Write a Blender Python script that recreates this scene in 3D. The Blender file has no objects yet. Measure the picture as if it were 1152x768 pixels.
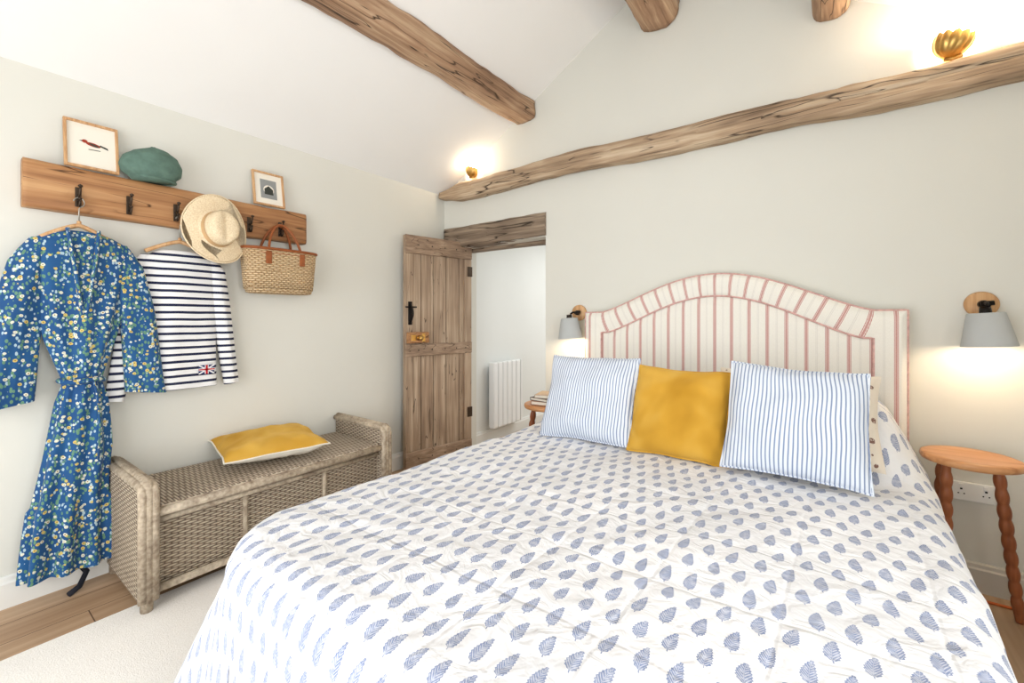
import bpy, bmesh, math, random
from mathutils import Vector, Matrix, noise
from math import sin, cos, pi, sqrt, radians
random.seed(4)
scene = bpy.context.scene

# ------------------------------------------------------------------ node helpers
def srgb(r, g, b):
    def f(c):
        c /= 255.
        return c/12.92 if c <= .04045 else ((c+.055)/1.055)**2.4
    return (f(r), f(g), f(b), 1)

class X:
    def __init__(s, t, k): s.t, s.k = t, k
    def _m(s, op, *o):
        n = s.t.nodes.new('ShaderNodeMath'); n.operation = op
        for i, a in enumerate((s,)+o):
            if isinstance(a, X): s.t.links.new(a.k, n.inputs[i])
            else: n.inputs[i].default_value = a
        return X(s.t, n.outputs[0])
    def __add__(s, o): return s._m('ADD', o)
    __radd__ = __add__
    def __sub__(s, o): return s._m('SUBTRACT', o)
    def __rsub__(s, o): return (s*-1)+o
    def __mul__(s, o): return s._m('MULTIPLY', o)
    __rmul__ = __mul__
    def __truediv__(s, o): return s._m('DIVIDE', o)
    def lt(s, o): return s._m('LESS_THAN', o)
    def gt(s, o): return s._m('GREATER_THAN', o)
    def frac(s): return s._m('FRACT')
    def floor(s): return s._m('FLOOR')
    def abs(s): return s._m('ABSOLUTE')
    def sin(s): return s._m('SINE')
    def sqrt(s): return s._m('SQRT')
    def pow(s, o): return s._m('POWER', o)
    def max(s, o): return s._m('MAXIMUM', o)
    def min(s, o): return s._m('MINIMUM', o)
    def mod2(s): return ((s*.5).frac()*2)
    def smooth(s, a, b):
        n = s.t.nodes.new('ShaderNodeMapRange'); n.interpolation_type = 'SMOOTHSTEP'
        s.t.links.new(s.k, n.inputs[0]); n.inputs[1].default_value = a; n.inputs[2].default_value = b
        return X(s.t, n.outputs[0])

class Mat:
    def __init__(s, name, rough=.7, metal=0, sheen=0, spec=.3):
        m = bpy.data.materials.new(name); m.use_nodes = True
        s.m = m; s.t = m.node_tree; s.b = s.t.nodes['Principled BSDF']
        s.b.inputs['Roughness'].default_value = rough
        s.b.inputs['Metallic'].default_value = metal
        s.b.inputs['Specular IOR Level'].default_value = spec
        if sheen: 
            s.b.inputs['Sheen Weight'].default_value = sheen
        s.tc = s.t.nodes.new('ShaderNodeTexCoord')
    def uv(s):
        n = s.t.nodes.new('ShaderNodeSeparateXYZ'); s.t.links.new(s.tc.outputs['UV'], n.inputs[0])
        return X(s.t, n.outputs[0]), X(s.t, n.outputs[1])
    def xyz(s):
        n = s.t.nodes.new('ShaderNodeSeparateXYZ'); s.t.links.new(s.tc.outputs['Object'], n.inputs[0])
        return [X(s.t, n.outputs[i]) for i in range(3)]
    def mapping(s, scale, src='Object'):
        n = s.t.nodes.new('ShaderNodeMapping'); n.inputs['Scale'].default_value = scale
        s.t.links.new(s.tc.outputs[src], n.inputs[0]); return n.outputs[0]
    def noise(s, sc, detail=3, scale3=(1, 1, 1), src='Object', dist=0, rough=.5):
        n = s.t.nodes.new('ShaderNodeTexNoise'); n.inputs['Scale'].default_value = sc
        n.inputs['Detail'].default_value = detail; n.inputs['Distortion'].default_value = dist
        n.inputs['Roughness'].default_value = rough
        s.t.links.new(s.mapping(scale3, src), n.inputs['Vector']); return X(s.t, n.outputs[0])
    def voronoi(s, sc, scale3=(1, 1, 1), src='Object', feat='F1', rnd=1):
        n = s.t.nodes.new('ShaderNodeTexVoronoi'); n.inputs['Scale'].default_value = sc; n.feature = feat
        n.inputs['Randomness'].default_value = rnd
        s.t.links.new(s.mapping(scale3, src), n.inputs['Vector']); return n
    def mix(s, f, a, b):
        n = s.t.nodes.new('ShaderNodeMix'); n.data_type = 'RGBA'
        for v, i in ((f, 0), (a, 6), (b, 7)):
            if isinstance(v, X): s.t.links.new(v.k, n.inputs[i])
            elif isinstance(v, (tuple, float, int)): n.inputs[i].default_value = v
            else: s.t.links.new(v, n.inputs[i])
        return n.outputs[2]
    def ramp(s, f, stops):
        n = s.t.nodes.new('ShaderNodeValToRGB'); s.t.links.new(f.k, n.inputs[0])
        e = n.color_ramp.elements
        while len(e) < len(stops): e.new(.5)
        for q, (p, c) in zip(e, stops): q.position = p; q.color = c
        return n.outputs[0]
    def color(s, c):
        if isinstance(c, tuple): s.b.inputs['Base Color'].default_value = c
        else: s.t.links.new(c, s.b.inputs['Base Color'])
        return s
    def bump(s, h, strength=.3, dist=.01):
        n = s.t.nodes.new('ShaderNodeBump'); n.inputs['Strength'].default_value = strength
        n.inputs['Distance'].default_value = dist
        s.t.links.new(h.k, n.inputs['Height']); s.t.links.new(n.outputs[0], s.b.inputs['Normal'])
        return s

def plain(name, col, rough=.6, metal=0, var=.06, nsc=8, bump=0, sheen=0):
    M = Mat(name, rough, metal, sheen)
    n = M.noise(nsc, 2)
    d = tuple(c*(1-var*2) for c in col[:3])+(1,)
    l = tuple(min(1, c*(1+var)) for c in col[:3])+(1,)
    M.color(M.ramp(n, [(.3, d), (.7, l)]))
    if bump: M.bump(M.noise(nsc*14, 2), bump, .004)
    return M.m

def wood(name, dark, mid, light, axis=0, fine=1., rough=.65, crack=0., bump=.35):
    M = Mat(name, rough)
    a = [26*fine]*3; a[axis] = 1.3*fine
    b = [90*fine]*3; b[axis] = 3*fine
    n1 = M.noise(1, 3, tuple(a), dist=.6); n2 = M.noise(1, 2, tuple(b)); n3 = M.noise(2.5, 2)
    f = n1*.5+n2*.22+n3*.28
    col = M.ramp(f, [(.33, dark), (.5, mid), (.66, light)])
    h = n1*.6+n2*.5
    if crack:
        c_ = [14]*3; c_[axis] = 1.2
        cr = (M.noise(1, 2, tuple(c_), dist=.3)-.5).abs().smooth(0, crack)
        cr2 = M.noise(3, 2).smooth(.52, .42).max(cr)
        col = M.mix(cr2, tuple(x*.36 for x in dark[:3])+(1,), col)
        h = h+cr2*.8
    M.color(col); M.bump(h, bump, .006)
    return M.m

# ------------------------------------------------------------------ mesh builder
class MB:
    def __init__(s): s.v = []; s.f = []; s.mi = []; s.uv = []; s.sm = []; s.mats = []
    def add(s, V, Fs, mat, uvs=None, smooth=True, M=None, fuv=None):
        if mat not in s.mats: s.mats.append(mat)
        k = s.mats.index(mat); o = len(s.v)
        for p in V:
            p = Vector(p)
            s.v.append(M @ p if M else p)
        for i, f in enumerate(Fs):
            s.f.append([o+a for a in f]); s.mi.append(k); s.sm.append(smooth)
            if fuv: s.uv.append(fuv[i])
            else: s.uv.append([uvs[a] for a in f] if uvs else None)
        return s
    def grid(s, P, mat, uvs=None, closed_u=False, flip=False, **k):
        nu = len(P); nv = len(P[0]); V = [p for r in P for p in r]; Fs = []
        for i in range(nu if closed_u else nu-1):
            j = (i+1) % nu
            for q in range(nv-1):
                f = [i*nv+q, j*nv+q, j*nv+q+1, i*nv+q+1]
                Fs.append(f[::-1] if flip else f)
        U = [p for r in uvs for p in r] if uvs else None
        return s.add(V, Fs, mat, U, **k)
    def loft(s, rings, mat, cap=True, uvs=None, **k):
        n = len(rings[0]); V = [p for r in rings for p in r]; Fs = []
        for i in range(len(rings)-1):
            for q in range(n):
                r = (q+1) % n
                Fs.append([i*n+q, i*n+r, (i+1)*n+r, (i+1)*n+q])
        if cap:
            Fs.append(list(range(n))[::-1]); Fs.append([(len(rings)-1)*n+q for q in range(n)])
        return s.add(V, Fs, mat, **k)
    def tube(s, pts, r, mat, n=8, closed=False, sq=1., **k):
        pts = [Vector(p) for p in pts]; m = len(pts); rings = []
        T = []
        for i in range(m):
            a = pts[(i-1) % m] if closed or i else pts[0]; b = pts[(i+1) % m] if closed or i < m-1 else pts[-1]
            d = (b-a); T.append(d.normalized() if d.length > 1e-9 else Vector((0, 0, 1)))
        up = Vector((0, 0, 1)) if abs(T[0].z) < .9 else Vector((1, 0, 0))
        nrm = (up-T[0]*up.dot(T[0])).normalized()
        for i in range(m):
            nrm = (nrm-T[i]*nrm.dot(T[i])).normalized(); bn = T[i].cross(nrm)
            rr = r(i/(m-1)) if callable(r) else r
            rings.append([pts[i]+nrm*cos(2*pi*q/n)*rr+bn*sin(2*pi*q/n)*rr*sq for q in range(n)])
        if closed: rings.append(rings[0])
        return s.loft(rings, mat, cap=not closed, **k)
    def lathe(s, prof, mat, n=32, M=None, **k):
        rings = [[(r*cos(2*pi*q/n), r*sin(2*pi*q/n), z) for q in range(n)] for r, z in prof]
        return s.loft(rings, mat, M=M, **k)
    def rbox(s, lo, hi, r, mat, seg=2, M=None, smooth=False):
        bm = bmesh.new(); bmesh.ops.create_cube(bm, size=1)
        lo = Vector(lo); hi = Vector(hi); d = hi-lo; c = (hi+lo)/2
        for v in bm.verts: v.co = Vector((v.co.x*d.x, v.co.y*d.y, v.co.z*d.z))+c
        if r > 0: bmesh.ops.bevel(bm, geom=list(bm.edges), offset=r, segments=seg, profile=.5, affect='EDGES')
        bm.verts.index_update()
        V = [v.co.copy() for v in bm.verts]; Fs = [[v.index for v in f.verts] for f in bm.faces]
        bm.free(); return s.add(V, Fs, mat, M=M, smooth=smooth)
    def prism(s, poly, y0, y1, mat, axes='xz', smooth=False, M=None):
        def mk(a, b, d): return {'xz': (a, d, b), 'yz': (d, a, b), 'xy': (a, b, d)}[axes]
        n = len(poly); V = [mk(a, b, y0) for a, b in poly]+[mk(a, b, y1) for a, b in poly]
        Fs = [list(range(n)), [n+i for i in range(n)][::-1]]+[[i, n+i, n+(i+1) % n, (i+1) % n] for i in range(n)]
        return s.add(V, Fs, mat, smooth=smooth, M=M)
    def build(s, name, parent=None, fixn=True, ang=None):
        me = bpy.data.meshes.new(name); me.from_pydata([tuple(v) for v in s.v], [], s.f)
        for m in s.mats: me.materials.append(m)
        me.polygons.foreach_set('material_index', s.mi); me.polygons.foreach_set('use_smooth', s.sm)
        ul = me.uv_layers.new(name='UVMap')
        me.update()
        for p in me.polygons:
            u = s.uv[p.index]
            for c, li in enumerate(p.loop_indices):
                if u: ul.data[li].uv = u[c]
                else:
                    co = me.vertices[me.loops[li].vertex_index].co; nn = p.normal
                    ax = max(range(3), key=lambda i: abs(nn[i]))
                    ul.data[li].uv = ((co.y, co.z), (co.x, co.z), (co.x, co.y))[ax]
        if fixn:
            bm = bmesh.new(); bm.from_mesh(me); bmesh.ops.recalc_face_normals(bm, faces=bm.faces); bm.to_mesh(me); bm.free()
        ob = bpy.data.objects.new(name, me); scene.collection.objects.link(ob)
        if parent: ob.parent = parent
        return ob

def empty(name):
    e = bpy.data.objects.new(name, None); scene.collection.objects.link(e); e.empty_display_size = .1
    return e
def sst(a, b, x):
    t = max(0, min(1, (x-a)/(b-a))); return t*t*(3-2*t)
def lerp(tab, z):
    for (a, *p), (b, *q) in zip(tab, tab[1:]):
        if (a <= z <= b) or (b <= z <= a):
            t = (z-a)/(b-a); t = t*t*(3-2*t)*.5+t*.5
            return [x+(y-x)*t for x, y in zip(p, q)]
    return list(tab[-1][1:]) if abs(z-tab[-1][0]) < abs(z-tab[0][0]) else list(tab[0][1:])

# ------------------------------------------------------------------ materials
def paint(name, col, var=.02):
    M = Mat(name, .85, spec=.15); n = M.noise(2.4, 2)
    M.color(M.ramp(n, [(.3, tuple(c*(1-var) for c in col[:3])+(1,)), (.7, col)]))
    M.bump(n, .12, .01); return M.m
m_wall = paint('wall_paint', srgb(222, 221, 212))
m_white = paint('ceiling_paint', srgb(243, 242, 239))
m_hall = paint('hall_paint', srgb(232, 234, 231))
m_trim = plain('trim_gloss', srgb(230, 230, 225), .4, var=.01)
m_trim2 = plain('trim_taupe', srgb(208, 204, 194), .45, var=.01)
m_beamX = wood('oak_beam_x', srgb(120, 98, 78), srgb(176, 150, 122), srgb(214, 194, 166), 0, crack=.018, bump=.6)
m_beamY = wood('pine_purlin_y', srgb(112, 84, 64), srgb(166, 132, 104), srgb(206, 178, 146), 1, crack=.016, bump=.6)
m_lintel = wood('lintel_oak', srgb(92, 76, 62), srgb(136, 118, 100), srgb(170, 152, 130), 0, crack=.03, bump=.6)
m_rail = wood('rail_oak', srgb(128, 84, 54), srgb(172, 124, 82), srgb(200, 156, 110), 1, crack=.016, rough=.5)
m_door = wood('door_planks', srgb(122, 100, 82), srgb(166, 143, 120), srgb(200, 180, 156), 2, crack=.006)
m_doorR = wood('door_rail', srgb(112, 90, 74), srgb(154, 130, 108), srgb(190, 166, 142), 1, crack=.008)
m_stooltop = wood('stool_top_pine', srgb(172, 110, 68), srgb(200, 144, 96), srgb(216, 164, 118), 0, fine=1.2, rough=.35, bump=.08)
m_stoolleg = wood('stool_leg_stain', srgb(116, 64, 38), srgb(150, 88, 54), srgb(174, 110, 72), 2, fine=1.2, rough=.35, bump=.08)
m_lightwood = wood('light_oak', srgb(176, 128, 84), srgb(204, 160, 114), srgb(222, 184, 140), 2, fine=2, rough=.45, bump=.08)
m_frame = wood('frame_oak', srgb(170, 124, 84), srgb(198, 154, 110), srgb(218, 180, 138), 2, fine=3, bump=.06)
m_black = plain('black_iron', srgb(38, 34, 32), .45, .7, .1, 20)
m_iron2 = plain('bronze_iron', srgb(78, 66, 56), .4, .8, .1, 20)
m_brass = plain('aged_brass', srgb(196, 158, 92), .28, .95, .1, 30)
m_steel = plain('steel_wire', srgb(170, 168, 160), .3, .9, .05)
m_plastic = plain('white_plastic', srgb(240, 240, 236), .35, var=.005)
m_rad = plain('radiator_white', srgb(240, 241, 240), .35, var=.005)
m_paper = plain('mount_paper', srgb(240, 234, 220), .8, var=.01)

# floor boards
M = Mat('floor_oak', .45)
x, y, z = M.xyz()
px = x/.16; row = px.floor(); seam = (px.frac()-.5).abs().gt(.488)
py = y/1.4+row*.37; seam2 = (py.frac()-.5).abs().gt(.4985)
tone = ((row*12.9898+py.floor()*78.233).sin()*43758.5).frac()
g = M.noise(1, 3, (30, 1.6, 1), dist=.5)
c = M.ramp(g*.6+tone*.4, [(.25, srgb(150, 118, 90)), (.5, srgb(176, 146, 116)), (.75, srgb(198, 168, 138))])
c = M.mix(seam.max(seam2), c, srgb(92, 66, 46)); M.color(c); M.bump(g*.3-seam.max(seam2)*1., .2, .003); m_floor = M.m
# rug
M = Mat('cream_rug', .95, sheen=.3); n = M.noise(220, 2); M.color(M.ramp(n, [(.3, srgb(232, 228, 221)), (.7, srgb(246, 243, 238))])); M.bump(n, .4, .004); m_rug = M.m
# wicker
def wicker(name, dk, mid, lt, ru=.05, rv=.011):
    M = Mat(name, .7); u, v = M.uv()
    r = v/rv; row = r.floor(); ph = u/ru+row.mod2()*.5
    hh = (ph*pi).sin().abs().pow(.6)*((r.frac()*pi).sin().pow(.7))
    n = M.noise(1, 2, (9, 120, 1), src='UV'); n2 = M.noise(7, 2)
    f = hh*.62+n*.3+n2*.14
    M.color(M.ramp(f, [(.2, dk), (.52, mid), (.86, lt)])); M.bump(hh, .9, .008); return M.m
m_wick = wicker('grey_wicker', srgb(72, 58, 48), srgb(164, 146, 126), srgb(218, 204, 182))
m_wickv = wicker('grey_wicker_lid', srgb(90, 76, 64), srgb(174, 157, 138), srgb(220, 208, 188), .09, .012)
m_straw = wicker('straw_basket', srgb(150, 112, 74), srgb(206, 174, 132), srgb(232, 208, 170), .028, .012)
M = Mat('cane_pole', .6); n = M.noise(60, 2); n2 = M.noise(12, 2)
M.color(M.ramp(n*.5+n2*.5, [(.3, srgb(124, 106, 88)), (.7, srgb(210, 195, 172))])); M.bump(n, .5, .004); m_cane = M.m
m_leather = plain('tan_leather', srgb(150, 84, 44), .5, 0, .12, 30, .15)

# coverlet block print
M = Mat('block_print_cotton', .9, spec=.1, sheen=.1)
u, v = M.uv()
wob = M.noise(2.2, 2, src='UV')
sx, sy = .060, .076
r = v/sy; row = r.floor(); par = row.mod2()
cu = u/sx+par*.5; col = cu.floor()
mx = (cu.frac()-.5)*sx; my = (r.frac()-.5)*sy
jit = ((row*12.9898+col*78.233).sin()*437.585).frac()-.5
mx = mx+jit*.004; my = my+jit*.004
hgt = par*-.005+.031
q = my/hgt
mx2 = (mx-q*q*.003-jit*q*.006).abs()
edge = (my*900).sin()*.0011
w = (1-q*q).max(0).sqrt()*(1-q*.45)*.0122+edge
body = mx2.lt(w)*q.abs().lt(1)
vein = (((my-mx2*1.3)*900).sin()).gt(.35)*mx2.gt(.0012)
core = mx2.lt(.0006)
inner = mx2.lt(w-.0025)
ink = body*(1-(vein*inner*.55).max(core*.4))
stem = mx2.lt(.0011)*my.lt(hgt*-1)*my.gt(hgt*-1-.006)
ink = ink.max(stem)
n = M.noise(80, 2, src='UV')
ink = ink*(n.smooth(.25, .6)*.4+.6)*(wob*.3+.74)
base = M.ramp(wob, [(.3, srgb(228, 229, 231)), (.7, srgb(240, 240, 241))])
blue = M.mix(wob, srgb(92, 112, 158), srgb(118, 134, 172))
M.color(M.mix(ink.min(1), base, blue))
wn = M.noise(4, 2, src='UV')
s1 = (((u+wn*.02)/.26).frac()-.5).abs().smooth(.465, .5); s2 = (((v+wn*.02)/.26).frac()-.5).abs().smooth(.465, .5)
wr = M.noise(8, 3, (1.6, 1.8, 1), src='UV', dist=1.2); wr2 = M.noise(34, 2, src='UV')
M.bump(wr*1.2+wr2*.3-s1.max(s2)*.2, .5, .02); m_cover = M.m
# ticking stripe
def ticking(name, bg, st, per=.0165, duty=.32):
    M = Mat(name, .9, spec=.1, sheen=.1); u, v = M.uv(); f = (u/per).frac()
    a = f.smooth(.02, .1)*(1-f.smooth(duty, duty+.08))
    M.color(M.mix(a*.85, bg, st)); M.bump(M.noise(9, 2), .3, .01); return M.m
m_tick = ticking('blue_ticking', srgb(220, 226, 234), srgb(104, 124, 162), .0138, .36)
M = Mat('mustard_velvet', .85, sheen=.35, spec=.1); n = M.noise(4.5, 2, dist=.5)
M.color(M.ramp(n, [(.3, srgb(178, 130, 38)), (.5, srgb(198, 150, 54)), (.7, srgb(216, 172, 80))])); M.b.inputs['Sheen Tint'].default_value = srgb(255, 226, 150)
m_velvet = M.m
m_cream = plain('cream_linen', srgb(232, 226, 212), .9, var=.03, bump=.15)
# patterned sleeping pillow
M = Mat('sprig_pillowcase', .9); vv = M.voronoi(26, rnd=.35); d = X(M.t, vv.outputs['Distance'])
M.color(M.mix(d.lt(.3)*M.noise(200, 2).gt(.42), srgb(228, 216, 198), srgb(128, 96, 84))); m_sprig = M.m
# headboard stripe
M = Mat('red_stripe_linen', .9, spec=.1); u, v = M.uv(); f = (u/.088).frac()
def band(a, b): return f.smooth(a-.01, a)*(1-f.smooth(b, b+.01))
a = (band(.39, .41)+band(.44, .52)*.85+band(.55, .57)).min(1)
a2 = (band(.0, .02)+band(.94, .96)).min(1)
n = M.noise(260, 2)
base = M.mix(n, srgb(230, 226, 215), srgb(243, 240, 231))
c1 = M.mix(a*(.6+n*.35), base, srgb(178, 74, 72)); M.color(M.mix(a2*.2, c1, srgb(150, 140, 140)))
M.bump(n, .2, .003); m_hb = M.m
m_pipe = plain('red_piping', srgb(214, 172, 164), .85, var=.12, nsc=60)
# robe floral
M = Mat('blue_floral_viscose', .7, sheen=.1)
nz = M.noise(70, 2)
v1 = M.voronoi(48); d1 = X(M.t, v1.outputs['Distance']); sp = M.t.nodes.new('ShaderNodeSeparateColor'); M.t.links.new(v1.outputs['Color'], sp.inputs[0])
rc = X(M.t, sp.outputs[0]); gc = X(M.t, sp.outputs[1])
v2 = M.voronoi(88, (1, 1, .6)); d2 = X(M.t, v2.outputs['Distance']); sp2 = M.t.nodes.new('ShaderNodeSeparateColor'); M.t.links.new(v2.outputs['Color'], sp2.inputs[0]); r2 = X(M.t, sp2.outputs[0])
base = M.mix(M.noise(6, 2), srgb(18, 60, 112), srgb(30, 92, 144))
c = M.mix(d2.lt(.44)*r2.gt(.5), base, srgb(96, 138, 112))
c = M.mix(d2.lt(.38)*r2.lt(.33), c, srgb(168, 192, 200))
pet = (d1+nz*.35).lt(.52)
c = M.mix(pet*gc.gt(.35), c, srgb(216, 216, 196)); c = M.mix(pet*gc.gt(.35)*rc.gt(.66), c, srgb(206, 184, 104))
c = M.mix(d1.lt(.14)*gc.gt(.35), c, srgb(150, 110, 50)); M.color(c); M.bump(M.noise(14, 2), .25, .01); m_robe = M.m
# breton stripe
M = Mat('breton_jersey', .9); x, y, z = M.xyz(); f = ((z+M.noise(5, 2)*.008)/.0375).frac()
M.color(M.mix(f.lt(.36), srgb(234, 234, 234), srgb(34, 40, 66))); M.bump(M.noise(12, 2), .25, .01); m_breton = M.m
M = Mat('straw_hat', .8); n = M.noise(160, 2); M.color(M.ramp(n, [(.3, srgb(218, 194, 156)), (.7, srgb(243, 227, 196))])); M.bump(n, .4, .003); m_hat = M.m
m_hatband = plain('hat_ribbon', srgb(206, 170, 126), .7)
m_felt = plain('green_felt', srgb(96, 122, 110), .95, var=.1, nsc=30, bump=.4)
M = Mat('shade_grey', .8); M.color(srgb(184, 187, 186)); m_shade = M.m
m_shadein = plain('shade_inner', srgb(240, 230, 210), .7)
M = Mat('bulb_glow', .5); M.b.inputs['Emission Color'].default_value = (1, .76, .48, 1); M.b.inputs['Emission Strength'].default_value = 8; m_bulb = M.m

# ------------------------------------------------------------------ room shell
XR, YF = 3.86, -4.2
EZ, RX, RZ = 2.37, 1.93, 3.51
MB().rbox((-.2, YF-.2, -.1), (XR+.2, 3.5, 0), 0, m_floor).build('floor')
MB().rbox((-.2, YF, 0), (0, .0, EZ+.05), 0, m_wall).build('wall_left')
w = MB()
w.rbox((-.2, 0, 0), (.15, .28, 1.88), 0, m_wall); w.rbox((1.10, 0, 0), (XR+.2, .28, 1.88), 0, m_wall)
w.prism([(-.2, 1.88), (XR+.2, 1.88), (XR+.2, EZ), (XR, EZ), (RX, RZ), (0, EZ), (-.2, EZ)], 0, .28, m_wall); w.build('wall_back')
w = MB()
wy0, wy1, wz0, wz1 = -3.4, -1.9, .85, 2.1
w.rbox((XR, YF, 0), (XR+.2, 0, wz0), 0, m_wall); w.rbox((XR, YF, wz1), (XR+.2, 0, EZ+.05), 0, m_wall)
w.rbox((XR, YF, wz0), (XR+.2, wy0, wz1), 0, m_wall); w.rbox((XR, wy1, wz0), (XR+.2, 0, wz1), 0, m_wall); w.build('wall_right')
fx0, fx1, fz0, fz1 = .6, 3.1, .15, 2.2
w = MB()
w.rbox((-.2, YF-.2, 0), (fx0, YF, 2.3), 0, m_wall); w.rbox((fx1, YF-.2, 0), (XR+.2, YF, 2.3), 0, m_wall)
w.rbox((fx0, YF-.2, 0), (fx1, YF, fz0), 0, m_wall); w.rbox((fx0, YF-.2, fz1), (fx1, YF, 2.3), 0, m_wall)
w.prism([(-.2, 2.3), (XR+.2, 2.3), (XR+.2, EZ), (RX, RZ), (-.2, EZ)], YF-.2, YF, m_wall); w.build('wall_front')
w = MB(); s_ = (RZ-EZ)/RX
w.prism([(-.2, EZ-.2*s_), (RX, RZ), (XR+.2, EZ-.2*s_), (XR+.2, EZ+.1), (RX, RZ+.22), (-.2, EZ+.1)], YF-.2, .28, m_white); w.build('ceiling')
w = MB()
for a in (wy0+.03, (wy0+wy1)/2, wy1-.03): w.rbox((XR+.1, a-.03, wz0), (XR+.15, a+.03, wz1), .004, m_trim)
for a in (wz0+.03, wz1-.03): w.rbox((XR+.1, wy0, a-.03), (XR+.15, wy1, a+.03), .004, m_trim)
w.build('window_1')
w = MB()
for a in (fx0+.03, (fx0*2+fx1)/3, (fx0+fx1*2)/3, fx1-.03): w.rbox((a-.03, YF-.15, fz0), (a+.03, YF-.1, fz1), .004, m_trim)
for a in (fz0+.03, fz1-.03): w.rbox((fx0, YF-.15, a-.03), (fx1, YF-.1, a+.03), .004, m_trim)
w.build('window_2')
MB().rbox((-.2, .28, 0), (.08, 3.5, 2.4), 0, m_hall).build('wall_hall_left')
MB().rbox((-.2, 3.3, 0), (2.7, 3.5, 2.4), 0, m_hall).build('wall_hall_end')
MB().rbox((2.5, .28, 0), (2.7, 3.3, 2.4), 0, m_hall).build('wall_hall_right')
MB().rbox((-.2, .28, 2.4), (2.7, 3.5, 2.5), 0, m_hall).build('ceiling_hall')
def skirting(name, p, q, out, h, mat):
    p = Vector(p); q = Vector(q); o = Vector(out)
    prof = [(0, 0), (.02, 0), (.02, h*.78), (.014, h*.84), (.012, h*.95), (.006, h), (0, h)]
    b = MB(); b.loft([[e+o*a+Vector((0, 0, c)) for a, c in prof] for e in (p, q)], mat, smooth=False); return b.build(name)
skirting('baseboard_left', (0, YF, 0), (0, 0, 0), (1, 0, 0), .135, m_trim)
skirting('baseboard_back', (1.12, 0, 0), (XR, 0, 0), (0, -1, 0), .13, m_trim2)
skirting('baseboard_right', (XR, 0, 0), (XR, YF, 0), (-1, 0, 0), .13, m_trim2)
skirting('baseboard_hall', (.08, .3, 0), (.08, 3.3, 0), (1, 0, 0), .12, m_trim)

# ------------------------------------------------------------------ beams
def beam(name, p, q, hw, hh, mat, seed, crack=None, jit=.012, n=70, m=28, taper=None, pw=5., rg=.05):
    p = Vector(p); q = Vector(q); d = (q-p); L = d.length; T = d.normalized()
    side = T.cross(Vector((0, 0, 1))).normalized(); up = side.cross(T); rings = []
    for i in range(n+1):
        t = i/n; c = p+d*t
        c = c+side*noise.noise(Vector((t*L*1.1, seed, 0)))*jit*1.2+up*noise.noise(Vector((t*L*1.1, seed, 7)))*jit*1.6
        sc = 1+noise.noise(Vector((t*L*1.7, seed, 3)))*.12+noise.noise(Vector((t*L*7, seed, 13)))*rg*.6
        tp = taper(t) if taper else 1
        R = []
        for k in range(m):
            a = 2*pi*(k+.5)/m; ca, sa = cos(a), sin(a)
            rr = (abs(ca)**pw+abs(sa)**pw)**(-1/pw)
            rr *= sc*(1+rg*noise.noise(Vector((ca*1.5+seed, sa*1.5, t*L*4)))+rg*.8*noise.noise(Vector((ca*4+seed, sa*4, t*L*10))))
            if crack:
                for (ang, dep, t0, t1) in crack:
                    aa = ang+.22*noise.noise(Vector((t*L*1.3, seed+ang, 5)))
                    dd = abs((a-aa+pi) % (2*pi)-pi)
                    if dd < pi/m and t0 < t < t1: rr *= 1-dep
            R.append(c+side*ca*rr*hw+up*sa*rr*hh*tp)
        rings.append(R)
    b = MB(); b.loft(rings, mat); return b.build(name)
beam('tie_beam', (.03, -.045, 2.345), (XR-.02, -.045, 2.355), .055, .070, m_beamX, 2.3, crack=[(.1, .3, .1, .95)], n=200, m=48, jit=.022, rg=.09, pw=5,
     taper=lambda t: .45+.55*sst(0, .06, t))
beam('purlin_beam', (.915, -.01, 2.885), (.84, YF, 2.85), .095, .082, m_beamY, 5.1, jit=.012, n=160, rg=.07, pw=5, m=40)
beam('ridge_beam', (1.97, -.01, 3.25), (1.97, YF, 3.25), .125, .125, m_beamY, 8.7, jit=.02, n=120, rg=.08, pw=3)
beam('purlin_beam.001', (2.88, -.01, 2.9), (2.9, YF, 2.9), .08, .08, m_beamY, 11.2, jit=.02, n=120, rg=.08, pw=3)
beam('door_lintel', (.02, .05, 1.975), (1.105, .05, 1.975), .075, .092, m_lintel, 14.2, jit=.008, n=70, crack=[(.15, .25, .1, .9)], pw=9, rg=.05)
beam('trim_lintel_inner', (.10, .19, 1.90), (1.14, .19, 1.90), .06, .045, m_lintel, 17.2, jit=.004, n=40, pw=9)

# ------------------------------------------------------------------ plank door
fe = Vector((.095, -.545, 0)); hg = Vector((.225, .115, 0)); dv = (hg-fe); DW = dv.length
ang = math.atan2(dv.y, dv.x)
Md = Matrix.Translation(fe) @ Matrix.Rotation(ang, 4, 'Z')
b = MB(); npl = 5; xs = [0, .155, .275, .405, .54, DW]
for i in range(npl):
    b.rbox((xs[i]+.003, 0, .02), (xs[i+1]-.003, .03, 1.925), .005, m_door, M=Md)
b.rbox((0.0, -.020, 1.775), (DW, .0, 1.925), .006, m_doorR, M=Md)
b.rbox((0.0, -.020, .93), (DW, .0, 1.03), .006, m_doorR, M=Md)
b.rbox((0.0, -.020, .02), (DW, .0, .15), .006, m_doorR, M=Md)
b.rbox((0.0, -.014, .15), (.075, .0, 1.775), .006, m_door, M=Md)
b.rbox((DW-.08, -.014, .15), (DW, .0, 1.775), .006, m_door, M=Md)
b.rbox((.01, -.055, 1.04), (.20, -.014, 1.13), .006, m_rail, M=Md)
b.rbox((.03, -.061, 1.06), (.075, -.055, 1.11), .003, m_brass, M=Md)
b.rbox((.13, -.061, 1.05), (.16, -.055, 1.12), .003, m_brass, M=Md)
b.rbox((.025, -.022, 1.19), (.06, -.013, 1.38), .004, m_black, M=Md)
b.tube([Md @ Vector((.042, -.020-.045*sin(pi*t/8), 1.21+.15*t/8)) for t in range(9)], .008, m_black)
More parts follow.
